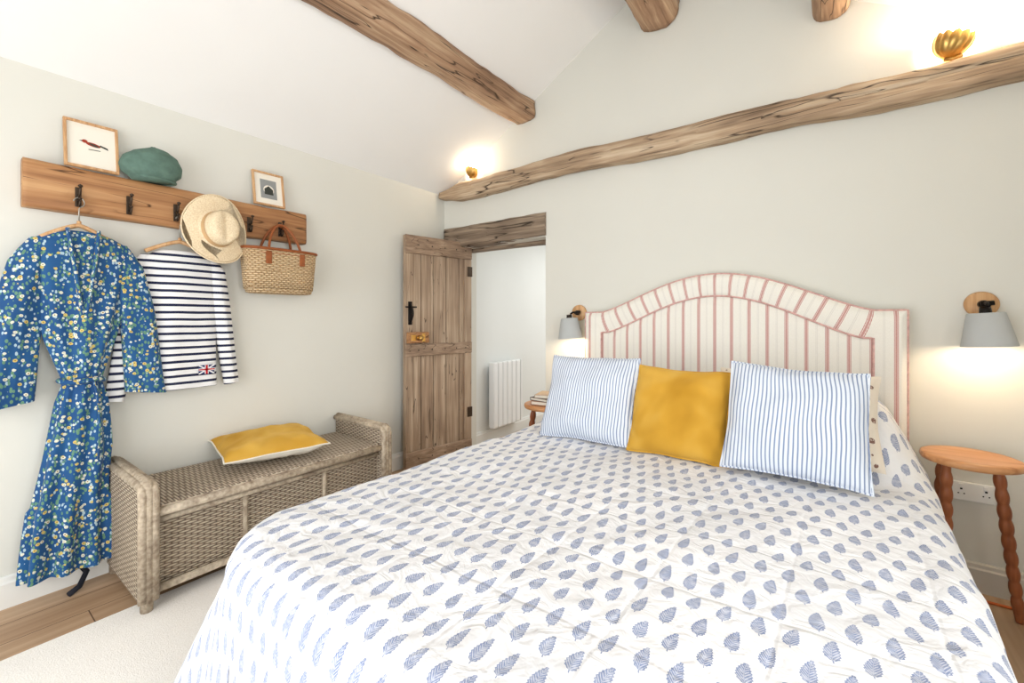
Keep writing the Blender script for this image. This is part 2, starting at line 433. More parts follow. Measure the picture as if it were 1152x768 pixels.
b.tube([Md @ Vector((-.005+.02*t, -.03, 1.335)) for t in range(6)], .006, m_black)
b.lathe([(0, 0), (.02, .002), (.022, .01), (.012, .02), (.018, .035), (.02, .045), (0, .05)], m_brass, 20, M=Md @ Matrix.Translation((.10, -.055, 1.085)) @ Matrix.Rotation(pi/2, 4, 'X'))
for z0 in (.35, 1.62): b.rbox((DW-.05, -.019, z0), (DW+.004, -.012, z0+.09), .002, m_iron2, M=Md)
for xx in (.12, .25, .38, .5, .6):
    for zz in (1.85, .98, .085):
        b.lathe([(0, 0), (.006, .001), (.004, .004), (0, .005)], m_black, 8, M=Md @ Matrix.Translation((xx, -.020, zz)) @ Matrix.Rotation(pi/2, 4, 'X'))
b.build('door_1')

# ------------------------------------------------------------------ radiator in hall
b = MB()
for i in range(6):
    y0 = .50+i*.078; b.rbox((.12, y0, .14), (.19, y0+.07, .80), .014, m_rad, seg=3)
b.rbox((.115, .51, .16), (.17, .96, .78), .004, m_rad); b.rbox((.12, .975, .14), (.185, 1.0, .80), .006, m_rad)
b.rbox((.082, .6, .3), (.12, .64, .7), 0, m_rad); b.rbox((.082, .85, .3), (.12, .89, .7), 0, m_rad)
b.build('electric_radiator')

# ------------------------------------------------------------------ rug
b = MB(); b.rbox((.45, -3.7, 0.0), (3.0, -1.0, .008), .003, m_rug); b.build('cream_rug')

# ------------------------------------------------------------------ bed
bed = empty('bed')
def bcx(y): return 2.345+.04*(y+.1)
b = MB()
Mb = Matrix(((1, .04, 0, 2.349), (0, 1, 0, 0), (0, 0, 1, 0), (0, 0, 0, 1)))
b.rbox((-.74, -2.30, .12), (.74, -.16, .34), .02, m_cream, M=Mb)
b.rbox((-.76, -2.32, .34), (.76, -.16, .585), .05, m_cream, seg=4, M=Mb, smooth=True)
for sx_ in (-.66, .66):
    for yy in (-2.2, -.3): b.rbox((sx_-.03, yy-.03, 0.008), (sx_+.03, yy+.03, .12), .005, m_stoolleg, M=Mb)
b.build('mattress_and_base', bed)
HW, LB, R, ZT, RC_ = .79, 2.31, .08, .625, .20
drop = .60; Ns, Nt = 280, 260
P = []; UV = []
smax = HW+R*pi/2-.0+drop-.08; tmax = LB+R*pi/2+drop-.08
def mound(xl, yl):
    fy = sst(.78, .45, yl)
    e = sst(.87, .70, abs(xl)); dip = 1-.22*math.exp(-(xl/.07)**2)
    return .235*fy*e*dip
EMAX = ZT-.03-R
for i in range(Ns+1):
    s0 = -smax+2*smax*i/Ns; rp = []; ru = []
    for j in range(Nt+1):
        t0 = .16+(tmax-.16)*j/Nt
        cxs = HW-RC_; cyt = LB-RC_
        corner = 0; sgn = 1 if s0 > 0 else -1
        if abs(s0) > cxs and t0 > cyt:
            ax, ay = abs(s0)-cxs, t0-cyt; ln = sqrt(ax*ax+ay*ay)
            nx_, ny_ = sgn*ax/ln, ay/ln
            dd = max(0, ln-RC_)
            qx = s0 if dd == 0 else sgn*cxs+nx_*RC_; qy = t0 if dd == 0 else cyt+ny_*RC_
            corner = min(ax, ay)/max(ax, ay)
            per = (t0 if ax > ay else s0)
        else:
            qx = max(-HW, min(HW, s0)); qy = min(LB, t0)
            dx, dy = s0-qx, t0-qy; dd = max(abs(dx), abs(dy))
            nx_, ny_ = ((sgn, 0) if abs(dx) > 0 else (0, 1)); per = t0 if abs(dx) > 0 else s0
        zz = ZT; X0, Y0 = qx, qy
        if dd > 1e-7:
            if dd < R*pi/2: f = R*sin(dd/R); g = R*(1-cos(dd/R))
            else:
                e = min(dd-R*pi/2, EMAX); g = R+e
                th = math.atan2(abs(ny_), abs(nx_))
                rip = (sin(per*11+sin(per*4)*1.5)+.5*sin(per*23+1))*.018*min(1, e/.35)*(1-min(1, corner*3))
                fl = .10 if s0 < 0 else .02+.08*sst(.5, 1.2, t0)
                f = R+e*(fl+.34*corner)+rip*(sst(.3, .8, t0) if s0 > 0 else 1)+.10*(sin(th*10-1)*.5)*e*min(1, corner*3)
            X0 += nx_*f; Y0 += ny_*f; zz -= g
        n1 = noise.noise(Vector((s0*3.2, t0*3.2, 1.3)))*.012+noise.noise(Vector((s0*9+t0*4, t0*7, 4.3)))*.0065+noise.noise(Vector((s0*20, t0*14, 9)))*.0028
        su = abs(((s0/.26) % 1)-.5)*2; sv = abs(((t0/.26) % 1)-.5)*2
        pk = -.0022*(sst(.8, 1, su)+sst(.8, 1, sv))
        zz += mound(X0, Y0)+(n1+pk)*(1 if dd < .1 else .2)
        hz = sst(0, .2, dd)
        X0 += (n1*1.2 if nx_ and dd > 0 else 0)*hz if dd > 0 else 0
        zz = max(.025, zz)
        yw = -Y0; rp.append((bcx(yw)+X0, yw, zz)); ru.append((s0, -t0))
    P.append(rp); UV.append(ru)
b = MB(); b.grid(P, m_cover, UV); cov = b.build('bedspread', bed, fixn=False)
so = cov.modifiers.new('thick', 'SOLIDIFY'); so.thickness = .008; so.offset = -1

# headboard
HX0, HX1 = 1.50, 3.17; HC = (HX0+HX1)/2; HH = (HX1-HX0)/2
def arch(t, zs, za, te, p_=.66):
    t = abs(t)
    if t >= te: return zs
    return zs+(za-zs)*(.5*(1+cos(pi*t/te)))**p_
def ztop(x): return arch((x-HC)/HH, 1.285, 1.505, .86)
def zin(x): return arch((x-HC)/(HH-.125), 1.15, 1.375, .95)
NX, NZ = 300, 110; V = []; Fs = []; FU = []
def depth(x, z):
    dx = HH-abs(x-HC); sl = (ztop(x+.005)-ztop(x-.005))/.01
    dz = (ztop(x)-z)/sqrt(1+sl*sl)
    d = max(0, min(dx, dz))
    ins = (HH-.125-abs(x-HC) > 0) and z < zin(x)
    base = .115
    if not ins: return base+.02*min(1, sqrt(max(0, d)/.02)) if d < .02 else base+.02+.010*sin(pi*min(1, d/.13))
    di = min(HH-.125-abs(x-HC), zin(x)-z); return base+.012+.010*sst(0, .06, di)
for i in range(NX+1):
    x = HX0+(HX1-HX0)*i/NX
    for j in range(NZ+1):
        z = .30+(ztop(x)-.30)*(j/NZ); V.append((x, -depth(x, z), z))
for i in range(NX):
    for j in range(NZ):
        f = [i*(NZ+1)+j, (i+1)*(NZ+1)+j, (i+1)*(NZ+1)+j+1, i*(NZ+1)+j+1]; Fs.append(f)
        cx_ = sum(V[k][0] for k in f)/4; cz_ = sum(V[k][2] for k in f)/4
        ins = (HH-.125-abs(cx_-HC) > 0) and cz_ < zin(cx_)
        uu = []
        for k in f:
            x, _, z = V[k]
            if ins: uu.append((x-HC+.042, z))
            else:
                sl = (ztop(cx_+.01)-ztop(cx_-.01))/.02
                uu.append((x-HC+.042-sl*(ztop(x)-z)*.9, z))
        FU.append(uu)
b = MB(); b.add(V, Fs, m_hb, fuv=FU)
rim = [(HX0, .30)]+[(HX0, .30+(1.285-.30)*k/20) for k in range(1, 21)]+[(HX0+(HX1-HX0)*k/160, ztop(HX0+(HX1-HX0)*k/160)) for k in range(1, 160)]+[(HX1, 1.285-(1.285-.30)*k/20) for k in range(0, 21)]
b.grid([[(x, -.115, z), (x, -.07, z), (x, -.02, z)] for x, z in rim], m_hb, [[(.01, k*.05) for k in range(3)] for _ in rim])
b.prism([(x, z) for x, z in rim][::1], -.022, -.02, m_cream)
hx = HH-.125
pip = [(HC-hx, .6+(1.15-.6)*k/12) for k in range(12)]+[(HC-hx+2*hx*k/120, zin(HC-hx+2*hx*k/120)) for k in range(121)]+[(HC+hx, 1.15-(1.15-.6)*k/12) for k in range(1, 13)]
b.tube([(x, -.135, z) for x, z in pip], .005, m_pipe, 8)
b.tube([(x, -.118, z) for x, z in rim[1:]], .005, m_pipe, 8)
b.build('headboard', bed)

# ------------------------------------------------------------------ cushions
def cushion(name, w, h, t, Mx, mf, mb_, seed, pipe=None, n=34, frame_=.05):
    b = MB()
    for side in (1, -1):
        P = []; U = []
        for i in range(n+1):
            r = []; ru = []
            for j in range(n+1):
                u = sin((i/n-.5)*pi)*.5+(i/n-.5); v = sin((j/n-.5)*pi)*.5+(j/n-.5)
                pr = max(0, (1-abs(u)**2.6)*(1-abs(v)**2.6))**.55
                wr = noise.noise(Vector((u*2.2+seed, v*2.2, side*3)))*.018*pr+noise.noise(Vector((u*6+seed, v*6, side*5)))*.006*(1-pr*.4)
                x = u*w/2*(1-frame_*(1-v*v)*abs(u)); y = v*h/2*(1-frame_*(1-u*u)*abs(v))
                wob = noise.noise(Vector((u*1.6, v*1.6, seed+9)))*.008
                pz = side*(t/2*pr)+ (wr if pr > 0 else 0)+noise.noise(Vector((u*2, v*2, seed+2)))*.012
                if pr == 0: pz = noise.noise(Vector((u*2, v*2, seed+2)))*.012
                r.append((x+wob, y+wob, pz)); ru.append((x, y))
            P.append(r); U.append(ru)
        b.grid(P, mf if side > 0 else mb_, U, flip=side < 0, M=Mx)
        if side > 0: E = [P[i][0] for i in range(n)]+[P[n][j] for j in range(n)]+[P[n-i][n] for i in range(n)]+[P[0][n-j] for j in range(n)]
    if pipe: b.tube([Mx @ Vector(p) for p in E], .0045, pipe, 6, closed=True)
    return b.build(name, fixn=False)
def lean(c, yaw, tilt, roll=0):
    return Matrix.Translation(c) @ Matrix.Rotation(radians(yaw), 4, 'Z') @ Matrix.Rotation(radians(90-tilt), 4, 'X') @ Matrix.Rotation(radians(roll), 4, 'Z')
cushion('striped_cushion', .485, .44, .15, lean((1.88, -.84, .84), 2, 24, 1), m_tick, m_tick, 1.2, m_tick)
cushion('mustard_velvet_cushion', .42, .41, .14, lean((2.325, -.835, .82), 4, 24, -2), m_velvet, m_velvet, 4.2, m_velvet)
cushion('striped_cushion.001', .47, .435, .15, lean((2.76, -.87, .85), 3, 24, -2), m_tick, m_tick, 7.2, m_tick)
cushion('sprigged_pillow', .60, .40, .13, lean((2.74, -.66, .84), 0, 34), m_sprig, m_sprig, 3.3)
Mc = Matrix.Translation((.26, -1.67, .53)) @ Matrix.Rotation(radians(80), 4, 'Z') @ Matrix.Rotation(radians(3), 4, 'X')
cushion('bench_cushion', .52, .45, .14, Mc, m_velvet, m_cream, 8.8, m_cream)

# ------------------------------------------------------------------ wicker bench
b = MB(); by0, by1 = -2.33, -1.05; bd = .56
def pole(pts, r): b.tube(pts, r, m_cane, 10)
for y0, sgn in ((by0, 1), (by1-.07, -1)):
    b.rbox((.03, y0+.005, .05), (bd-.01, y0+.065, .545), .012, m_wick)
    for k, (oy, oz) in enumerate(((.035, .0), (.015, -.012), (.055, -.012))):
        pole([(.02, y0+oy, .55+oz), (bd*.5, y0+oy, .552+oz), (bd-.02, y0+oy, .55+oz), (bd+.0, y0+oy, .54+oz), (bd+.008, y0+oy, .5), (bd+.008, y0+oy, .04 if k == 0 else .06)], .017)
    for xx in (.035, bd-.02):
        b.tube([(xx, y0+.035, 0.0 if xx < .1 else .008), (xx, y0+.035, .56)], .022, m_cane, 10)
    pole([(.03, y0+.035, .055), (bd, y0+.035, .055)], .02)
b.rbox((.06, by0+.06, .07), (bd-.05, by1-.06, .39), .01, m_wick)
b.rbox((.03, by0+.066, .392), (bd-.01, by1-.066, .44), .018, m_wickv, seg=3)
b.tube([(bd-.03, by0+.07, .08), (bd-.03, by1-.07, .08)], .018, m_cane, 8)
b.tube([(bd-.035, by0+.07, .375), (bd-.035, by1-.07, .375)], .014, m_cane, 8)
b.tube([(bd-.008, by0+.07, .416), (bd-.008, by1-.07, .416)], .02, m_cane, 8)
for yy in (-1.9, -1.48): b.tube([(bd-.045, yy, .08), (bd-.045, yy, .38)], .012, m_cane, 8)
b.build('wicker_bench')

# ------------------------------------------------------------------ stools
def stool(name, cx_, cy_, zt, r, angs, rot=0):
    b = MB(); T = Matrix.Translation((cx_, cy_, 0))
    b.lathe([(0, zt-.034), (r*.86, zt-.034), (r*.97, zt-.028), (r, zt-.016), (r*.985, zt-.004), (r*.93, zt), (r*.7, zt-.003), (0, zt-.004)], m_stooltop, 48, M=T)
    for a, fr in angs:
        a = radians(a); p0 = Vector((cos(a)*r*.62, sin(a)*r*.62, zt-.03)); p1 = Vector((cos(a)*r*fr, sin(a)*r*fr, 0.0))
        N = 72
        def rf(t):
            if t < .06: return .015
            if t > .93: return .013+.004*(1-t)/.07
            base = .021*(1-.25*abs(t-.4))
            return base*(.78+.30*abs(sin(pi*(t-.06)/.87*9))**.8)
        b.tube([T @ (p0+(p1-p0)*i/N) for i in range(N+1)], rf, m_stoolleg, 14)
    return b.build(name)
stool('bobbin_stool', 3.345, -.275, .675, .155, ((25, 1.12), (140, .8), (215, .66)))
stool('bobbin_stool.001', 1.305, -.31, .66, .16, ((100, 1.1), (190, 1.1), (300, .8)))
b = MB()
bcol = [plain('book_cover_a', srgb(172, 120, 84), .6), plain('book_cover_b', srgb(96, 84, 74), .6), plain('book_cover_c', srgb(188, 170, 150), .6)]
zb = .66
for k, (w_, d_, h_, an) in enumerate(((.15, .2, .026, 8), (.14, .19, .02, -6), (.12, .17, .022, 14))):
    Mk = Matrix.Translation((1.30, -.31, zb)) @ Matrix.Rotation(radians(an), 4, 'Z')
    b.rbox((-w_/2, -d_/2, 0), (w_/2, d_/2, .003), 0, bcol[k], M=Mk); b.rbox((-w_/2, -d_/2, h_-.003), (w_/2, d_/2, h_), 0, bcol[k], M=Mk)
    b.rbox((-w_/2, -d_/2, 0), (-w_/2+.004, d_/2, h_), .001, bcol[k], M=Mk); b.rbox((-w_/2+.004, -d_/2+.004, .003), (w_/2-.004, d_/2-.004, h_-.003), 0, m_paper, M=Mk)
    zb += h_
b.build('book_stack')

# ------------------------------------------------------------------ wall lamps
def wlamp(name, x, z, dx):
    b = MB(); Mw = Matrix.Translation((x, 0, z)) @ Matrix.Rotation(pi/2, 4, 'X')
    b.lathe([(0, 0), (.056, 0), (.058, .008), (.056, .02), (.05, .026), (0, .026)], m_lightwood, 40, M=Mw)
    b.lathe([(0, .024), (.017, .024), (.017, .05), (.012, .055), (0, .055)], m_black, 20, M=Mw)
    sx_ = x+dx; sy_ = -.125
    b.tube([(x, -.045, z), (x, -.07, z+.003), (x+dx*.5, -.1, z+.002), (sx_, sy_, z-.01)], .0065, m_black, 10)
    b.tube([(x-.012, -.058, z), (x+.03, -.058, z+.005)], .011, m_black, 10)
    S = Matrix.Translation((sx_, sy_, z-.185)) @ Matrix.Rotation(radians(-4), 4, 'Y')
    b.lathe([(0, .17), (.018, .17), (.02, .15), (.02, .143)], m_black, 20, M=S)
    N = 40
    out = [(.02, .146), (.055, .146), (.06, .142), (.088, .0)]; inn = [(.085, .0), (.057, .139), (.02, .14)]
    rings = [[(r*cos(2*pi*q/N), r*sin(2*pi*q/N), zz) for q in range(N)] for r, zz in out]
    b.loft(rings, m_shade, cap=False, M=S)
    rings = [[(r*cos(2*pi*q/N), r*sin(2*pi*q/N), zz) for q in range(N)] for r, zz in [(.088, 0)]+inn]
    b.loft(rings, m_shadein, cap=False, M=S)
    b.lathe([(0, .06), (.015, .065), (.022, .085), (.018, .11), (.012, .14), (0, .14)], m_bulb, 16, M=S)
    o = b.build(name, fixn=False)
    L = bpy.data.lights.new(name+'_light', 'POINT'); L.energy = 3.0; L.color = (1, .78, .54); L.shadow_soft_size = .025
    lo = bpy.data.objects.new(name+'_light', L); lo.location = (sx_, sy_, z-.165); scene.collection.objects.link(lo); lo.parent = o
wlamp('wall_reading_lamp', 1.395, 1.285, -.01)
wlamp('wall_reading_lamp.001', 3.43, 1.31, .0)

# ------------------------------------------------------------------ shell uplights
def shell(name, x, z, R_, e):
    b = MB(); N, K = 84, 12; P = []; P2 = []
    for i in range(N+1):
        a = pi*i/N; r1 = []; r2 = []
        for j in range(K+1):
            ph = pi*.56*j/K; rib = 1+.09*abs(cos(a*6))*sin(ph)
            r_ = R_*sin(ph)*rib
            xx = r_*cos(a); yy = -.028-r_*sin(a)*.95; zz = -R_*1.15*cos(ph)+.01*abs(cos(a*6))*(j/K)**3
            r1.append((xx, yy, zz)); r2.append((xx*.96, yy*.96-.001, zz+.002))
        P.append(r1); P2.append(r2)
    Mx = Matrix.Translation((x, 0, z)) @ Matrix.Rotation(radians(18), 4, 'Y')
    b.grid(P, m_brass, M=Mx); b.grid(P2, m_brass, flip=True, M=Mx)
    b.lathe([(0, 0), (.04, 0), (.041, .006), (.03, .014), (.024, .03), (0, .034)], m_brass, 24, M=Matrix.Translation((x, 0, z-.02)) @ Matrix.Rotation(pi/2, 4, 'X'))
    b.tube([(x-.03, -.03, z-R_*1.1), (x, -.036, z-R_*1.2), (x+.03, -.03, z-R_*1.1)], .009, m_brass)
    b.lathe([(0, 0), (.012, .004), (.016, .02), (0, .034)], m_bulb, 14, M=Matrix.Translation((x, -.055, z-.03)))
    o = b.build(name, fixn=False)
    L = bpy.data.lights.new(name+'_light', 'POINT'); L.energy = e; L.color = (1, .82, .61); L.shadow_soft_size = .02
    lo = bpy.data.objects.new(name+'_light', L); lo.location = (x, -.07, z+.03); scene.collection.objects.link(lo); lo.parent = o
shell('shell_wall_light', .37, 2.53, .055, 6)
shell('shell_wall_light.001', 3.335, 2.53, .068, 11)

# ------------------------------------------------------------------ sockets, cable
b = MB(); b.rbox((3.335, -.012, .405), (3.475, 0, .49), .004, m_plastic)
for xx in (3.365, 3.445):
    b.rbox((xx-.004, -.014, .455), (xx+.004, -.0125, .462), 0, m_black); b.rbox((xx-.012, -.014, .435), (xx-.007, -.0125, .44), 0, m_black); b.rbox((xx+.007, -.014, .435), (xx+.012, -.0125, .44), 0, m_black)
    b.rbox((xx-.008, -.016, .466), (xx+.008, -.011, .482), .001, m_plastic)
b.build('double_socket')
m_cable = plain('orange_cable', srgb(214, 110, 52), .5)
b = MB(); b.tube([(3.2, -.10, .006), (3.4, -.105, .006), (3.55, -.10, .006), (3.7, -.14, .006), (3.82, -.2, .006)], .006, m_cable); b.build('power_cable')

# ------------------------------------------------------------------ peg rail
RY0, RY1 = -2.60, -1.346
b = beam('peg_rail', (.036, RY1, 1.835), (.036, RY0, 1.835), .035, .104, m_rail, 22.5, jit=.006, n=90, m=40, pw=12, crack=[(pi+.3, .2, .2, .9)], rg=.03)
def hook(name, y):
    b = MB(); Mx = Matrix.Translation((.072, y, 1.80))
    def pt(L): return [Mx @ Vector(p) for p in L]
    b.rbox((0, -.011, -.04), (.005, .011, .05), .002, m_iron2, M=Mx)
    b.tube(pt([(.004, 0, .01), (.02, 0, .0), (.036, 0, .012), (.046, 0, .03), (.048, 0, .045)]), .0045, m_iron2)
    b.lathe([(0, 0), (.008, .003), (.009, .009), (0, .016)], m_iron2, 12, M=Mx @ Matrix.Translation((.048, 0, .042)))
    b.tube(pt([(.004, 0, -.015), (.014, 0, -.034), (.03, 0, -.04), (.04, 0, -.028), (.042, 0, -.012)]), .0045, m_iron2)
    b.lathe([(0, 0), (.006, .003), (.007, .008), (0, .013)], m_iron2, 12, M=Mx @ Matrix.Translation((.042, 0, -.014)))
    return b.build(name)
for k, y in enumerate((-2.43, -2.25, -2.06, -1.88, -1.70, -1.52)):
    hook('coat_hook' + ('' if k == 0 else '.%03d' % k), y)

# picture frames
def pframe(name, y0, y1, z0, z1, art):
    b = MB(); w_ = y1-y0; h_ = z1-z0; t = .011
    Mx = Matrix.Translation((.058, y0, z0)) @ Matrix.Rotation(radians(-9), 4, 'Y')
    for lo, hi in (((0, 0, 0), (.018, w_, t)), ((0, 0, h_-t), (.018, w_, h_)), ((0, 0, t), (.018, t, h_-t)), ((0, w_-t, t), (.018, w_, h_-t))):
        b.rbox(lo, hi, .002, m_frame, M=Mx)
    b.rbox((.002, t, t), (.008, w_-t, h_-t), 0, m_paper, M=Mx)
    art(b, Mx, w_, h_); return b.build(name)
m_red = plain('ink_red', srgb(164, 62, 40), .8); m_dk = plain('ink_dark', srgb(64, 66, 60), .8); m_gr = plain('ink_grey', srgb(150, 152, 150), .8)
def ell(cy_, cz_, a, bb, rot=0, n=20):
    return [(cy_+a*cos(2*pi*k/n)*cos(rot)-bb*sin(2*pi*k/n)*sin(rot), cz_+a*cos(2*pi*k/n)*sin(rot)+bb*sin(2*pi*k/n)*cos(rot)) for k in range(n)]
def bird(b, Mx, w, h):
    c = (w*.5, h*.54)
    b.prism(ell(c[0]+.005, c[1], .026, .009, -.15), .0085, .0095, m_red, 'yz', M=Mx)
    b.prism(ell(c[0]-.024, c[1]+.01, .010, .008, 0), .009, .010, m_red, 'yz', M=Mx)
    b.prism(ell(c[0]+.008, c[1]-.002, .018, .005, -.3), .0096, .0102, m_dk, 'yz', M=Mx)
    b.prism([(c[0]+.025, c[1]), (c[0]+.058, c[1]-.012), (c[0]+.055, c[1]-.002), (c[0]+.03, c[1]+.006)], .0088, .0098, m_dk, 'yz', M=Mx)
    b.prism([(c[0]-.033, c[1]+.012), (c[0]-.043, c[1]+.010), (c[0]-.033, c[1]+.006)], .0088, .0098, m_dk, 'yz', M=Mx)
    b.prism([(c[0]-.012, c[1]-.025), (c[0]+.03, c[1]-.022), (c[0]+.03, c[1]-.025), (c[0]-.012, c[1]-.028)], .0088, .0098, m_dk, 'yz', M=Mx)
def house(b, Mx, w, h):
    b.rbox((.0085, w*.24, h*.22), (.0095, w*.76, h*.78), 0, m_gr, M=Mx)
    b.prism(ell(w*.5, h*.48, w*.17, h*.14), .0096, .0101, m_paper, 'yz', M=Mx)
    b.prism([(w*.36, h*.34), (w*.64, h*.34), (w*.64, h*.5), (w*.5, h*.6), (w*.36, h*.5)], .0102, .0106, m_dk, 'yz', M=Mx)
pframe('bird_picture', -2.475, -2.285, 1.945, 2.175, bird)
pframe('house_picture', -1.67, -1.485, 1.94, 2.155, house)

# felt cap
b = MB(); rings = []
for i in range(25):
    t = i/24
    prof = lerp([(0, .085), (.10, .098), (.22, .122), (.45, .128), (.7, .112), (.88, .075), (.97, .03), (1, .004)], t)[0]
    rings.append([(prof*.62*cos(a)*(1+.0*t), prof*sin(a)*(1+.04*sin(3*a)), 0+.165*t+(.012*sin(a+1)*t)) for a in [2*pi*q/40 for q in range(40)]])
b.loft(rings, m_felt, M=Matrix.Translation((.085, -2.155, 1.943)) @ Matrix.Rotation(radians(4), 4, 'X'))
b.tube([(.085+.055*cos(a), -2.155+.088*sin(a), 1.952) for a in [2*pi*q/32 for q in range(32)]], .008, m_felt, 8, closed=True)
b.tube([(.085, -2.155, 2.10), (.086, -2.152, 2.12)], .004, m_felt)
b.build('felt_cap')

# sun hat on hook
b = MB(); Mx = Matrix.Translation((.14, -1.89, 1.735)) @ Matrix.Rotation(radians(8), 4, 'Z') @ Matrix.Rotation(radians(90-6), 4, 'Y')
prof = [(.175, .0), (.165, .001), (.14, .003), (.105, .001), (.092, .004), (.088, .02), (.085, .05), (.080, .08), (.070, .095), (.052, .101), (.03, .100), (.001, .099)]
N = 56; rings = []
for r, zz in prof:
    ring = []
    for q in range(N):
        a = 2*pi*q/N
        br = max(0, (r-.1)/.08)
        ring.append((r*cos(a)*1.07, r*sin(a)*.94, zz+br*.022*cos(2*a)-(0 if zz < .09 else .014*math.exp(-(sin(a)*r/.022)**2))))
    rings.append(ring)
b.loft(rings, m_hat, cap=True, M=Mx)
b.tube([Mx @ Vector((.176*cos(a)*1.07, .176*sin(a)*.94, .0+.021*cos(2*a))) for a in [2*pi*q/60 for q in range(60)]], .004, m_hat, 6, closed=True)
rb = [[(r*cos(2*pi*q/N)*1.07, r*sin(2*pi*q/N)*.94, zz) for q in range(N)] for r, zz in ((.0925, .008), (.0895, .022), (.0885, .036))]
b.loft(rb, m_hatband, cap=False, M=Mx)
b.build('straw_sun_hat')

# basket
b = MB(); N = 64
def brect(hw_, hd_, a, pw=3.2):
    ca, sa = cos(a), sin(a); r = (abs(ca)**pw+abs(sa)**pw)**(-1/pw); return ca*r*hd_, sa*r*hw_
prof = [(1.395, .0), (1.395, .17), (1.40, .19), (1.45, .2), (1.55, .212), (1.66, .222)]
P = []; U = []
for q in range(N+1):
    a = 2*pi*q/N; rp = []; ru = []
    for zz, hw_ in prof:
        xx, yy = brect(hw_, hw_*.36, a); rp.append((.115+xx, -1.54+yy, zz)); ru.append((a*.16, zz+ (hw_-.2)*.5))
    P.append(rp); U.append(ru)
b.grid(P, m_straw, U)
b.grid([[(.115+(p[5][0]-.115)*k, -1.54+(p[5][1]+1.54)*k, z_) for k, z_ in ((1, 1.66), (.96, 1.655), (.94, 1.5), (.9, 1.42), (.0, 1.42))] for p in P], m_straw, flip=True)
b.tube([P[q][5] for q in range(N)], .009, m_leather, 8, closed=True)
b.tube([(p[4][0], p[4][1], 1.635) for p in P[:-1]], .004, m_leather, 6, closed=True)
for sx_, dxx in ((1, .075), (-1, -.06)):
    x0 = .115+dxx
    pts = []
    for k in range(25):
        t = k/24; a = pi*t
        yy = -1.54-.10*cos(a)*(1-.25*sin(a)); zz = 1.62+.20*sin(a)**.8
        if k == 0 or k == 24: zz = 1.585
        pts.append((x0+(.118-x0)*sin(a)*.8, yy, zz))
    b.tube(pts, .008, m_leather, 8)
    for yy in (-1.64, -1.44): b.rbox((x0-.004, yy-.016, 1.57), (x0+.008, yy+.016, 1.645), .003, m_leather)
b.build('straw_basket')

# hangers
def hanger(name, y, ztop_, zarm, half, xx=.09, dr=.08):
    b = MB()
    b.tube([(xx, y-half*s, zarm-dr*abs(s)**1.3) for s in [k/10-1 for k in range(21)]], .010, m_lightwood, 10, sq=1.4)
    b.tube([(xx, y, zarm), (xx, y, zarm+.02)], .008, m_lightwood, 10)
    hp = [(xx, y, zarm+.02), (xx, y, ztop_-.05)]+[(xx+.0, y+.018*sin(a)-.0, ztop_-.022-.022*cos(a)) for a in [pi*.1+k*pi*1.35/12 for k in range(13)]]
    b.tube(hp, .0026, m_steel, 6); return b.build(name)
hanger('clothes_hanger', -2.43, 1.80, 1.672, .12, .09, .07)
hanger('clothes_hanger.001', -2.045, 1.79, 1.652, .145, .085, .065)

# robe
def cloth_tube(b, stations, mat, folds, amp, seed, N=72, n=90, cap=False, x0=.09):
    rings = []
    S0, S1 = stations[0][0], stations[-1][0]
    for i in range(n+1):
        s = S0+(S1-S0)*i/n; y, z, hw_, hd_, ti, am = lerp(stations, s)
        R = []
        for q in range(N):
            a = 2*pi*q/N
            f = 1+am*amp*(sin(folds*a+seed+s*1.5)*.7+noise.noise(Vector((cos(a)*2, sin(a)*2, s*2.5+seed)))*1.2)
            yy = sin(a)*hw_*(1+(f-1)*.25); xx = cos(a)*hd_*f
            R.append((max(.012, x0+xx), y+yy*cos(ti), z+yy*sin(ti)+.0))
        rings.append(R)
    b.loft(rings, mat, cap=cap)
b = MB(); RC = -2.42
cloth_tube(b, [(0, RC, 1.645, .05, .02, 0, .0), (.03, RC, 1.63, .10, .032, 0, .1), (.08, RC, 1.59, .165, .042, 0, .2), (.15, RC, 1.52, .185, .05, 0, .4), (.3, RC, 1.38, .165, .052, 0, .8),
               (.5, RC, 1.15, .115, .05, 0, 1), (.66, RC+.002, .98, .068, .042, 0, .8), (.70, RC+.002, .945, .066, .042, 0, .8), (.78, RC, .87, .085, .05, 0, 1.1), (1.0, RC-.01, .65, .112, .055, 0, 1.3),
               (1.22, RC-.03, .425, .125, .055, 0, 1.3), (1.235, RC-.03, .41, .135, .062, 0, 1.5), (1.52, RC-.04, .11, .150, .066, 0, 2.0)], m_robe, 9, .24, 1.0, N=120, n=150, x0=.085)
for sg in (-1, 1):
    cloth_tube(b, [(0, RC+sg*.11, 1.60, .05, .02, 0, 0), (.1, RC+sg*.155, 1.52, .075, .038, sg*-.4, .4), (.3, RC+sg*.195, 1.30, .075, .042, sg*-.25, .8), (.5, RC+sg*.215, 1.10, .08, .042, sg*-.2, 1), (.72, RC+sg*.235, .875, .088, .04, sg*-.15, 1.3)], m_robe, 4, .25, 3.+sg, N=60, n=60, x0=.085)
for sg in (-1, 1):
    b.tube([(.112+.034*sin(pi*min(1, t*1.2+.1)), RC+sg*(.052*(1-t))-.012*sg*t*2, 1.65-.66*t) for t in [k/20 for k in range(21)]], lambda t: .016, m_robe, 8, sq=.5)
b.tube([(.088+.052*cos(a), RC+.072*sin(a), .962+.004*sin(3*a)) for a in [2*pi*k/40 for k in range(40)]], .013, m_robe, 8, closed=True)
b.tube([(.14, RC+.03, .96), (.15, RC+.04, .9), (.148, RC+.05, .75), (.15, RC+.045, .6)], .009, m_robe, 8, sq=.5)
b.build('floral_robe')
b = MB(); m_strap = plain('dark_ribbon', srgb(34, 36, 46), .8)
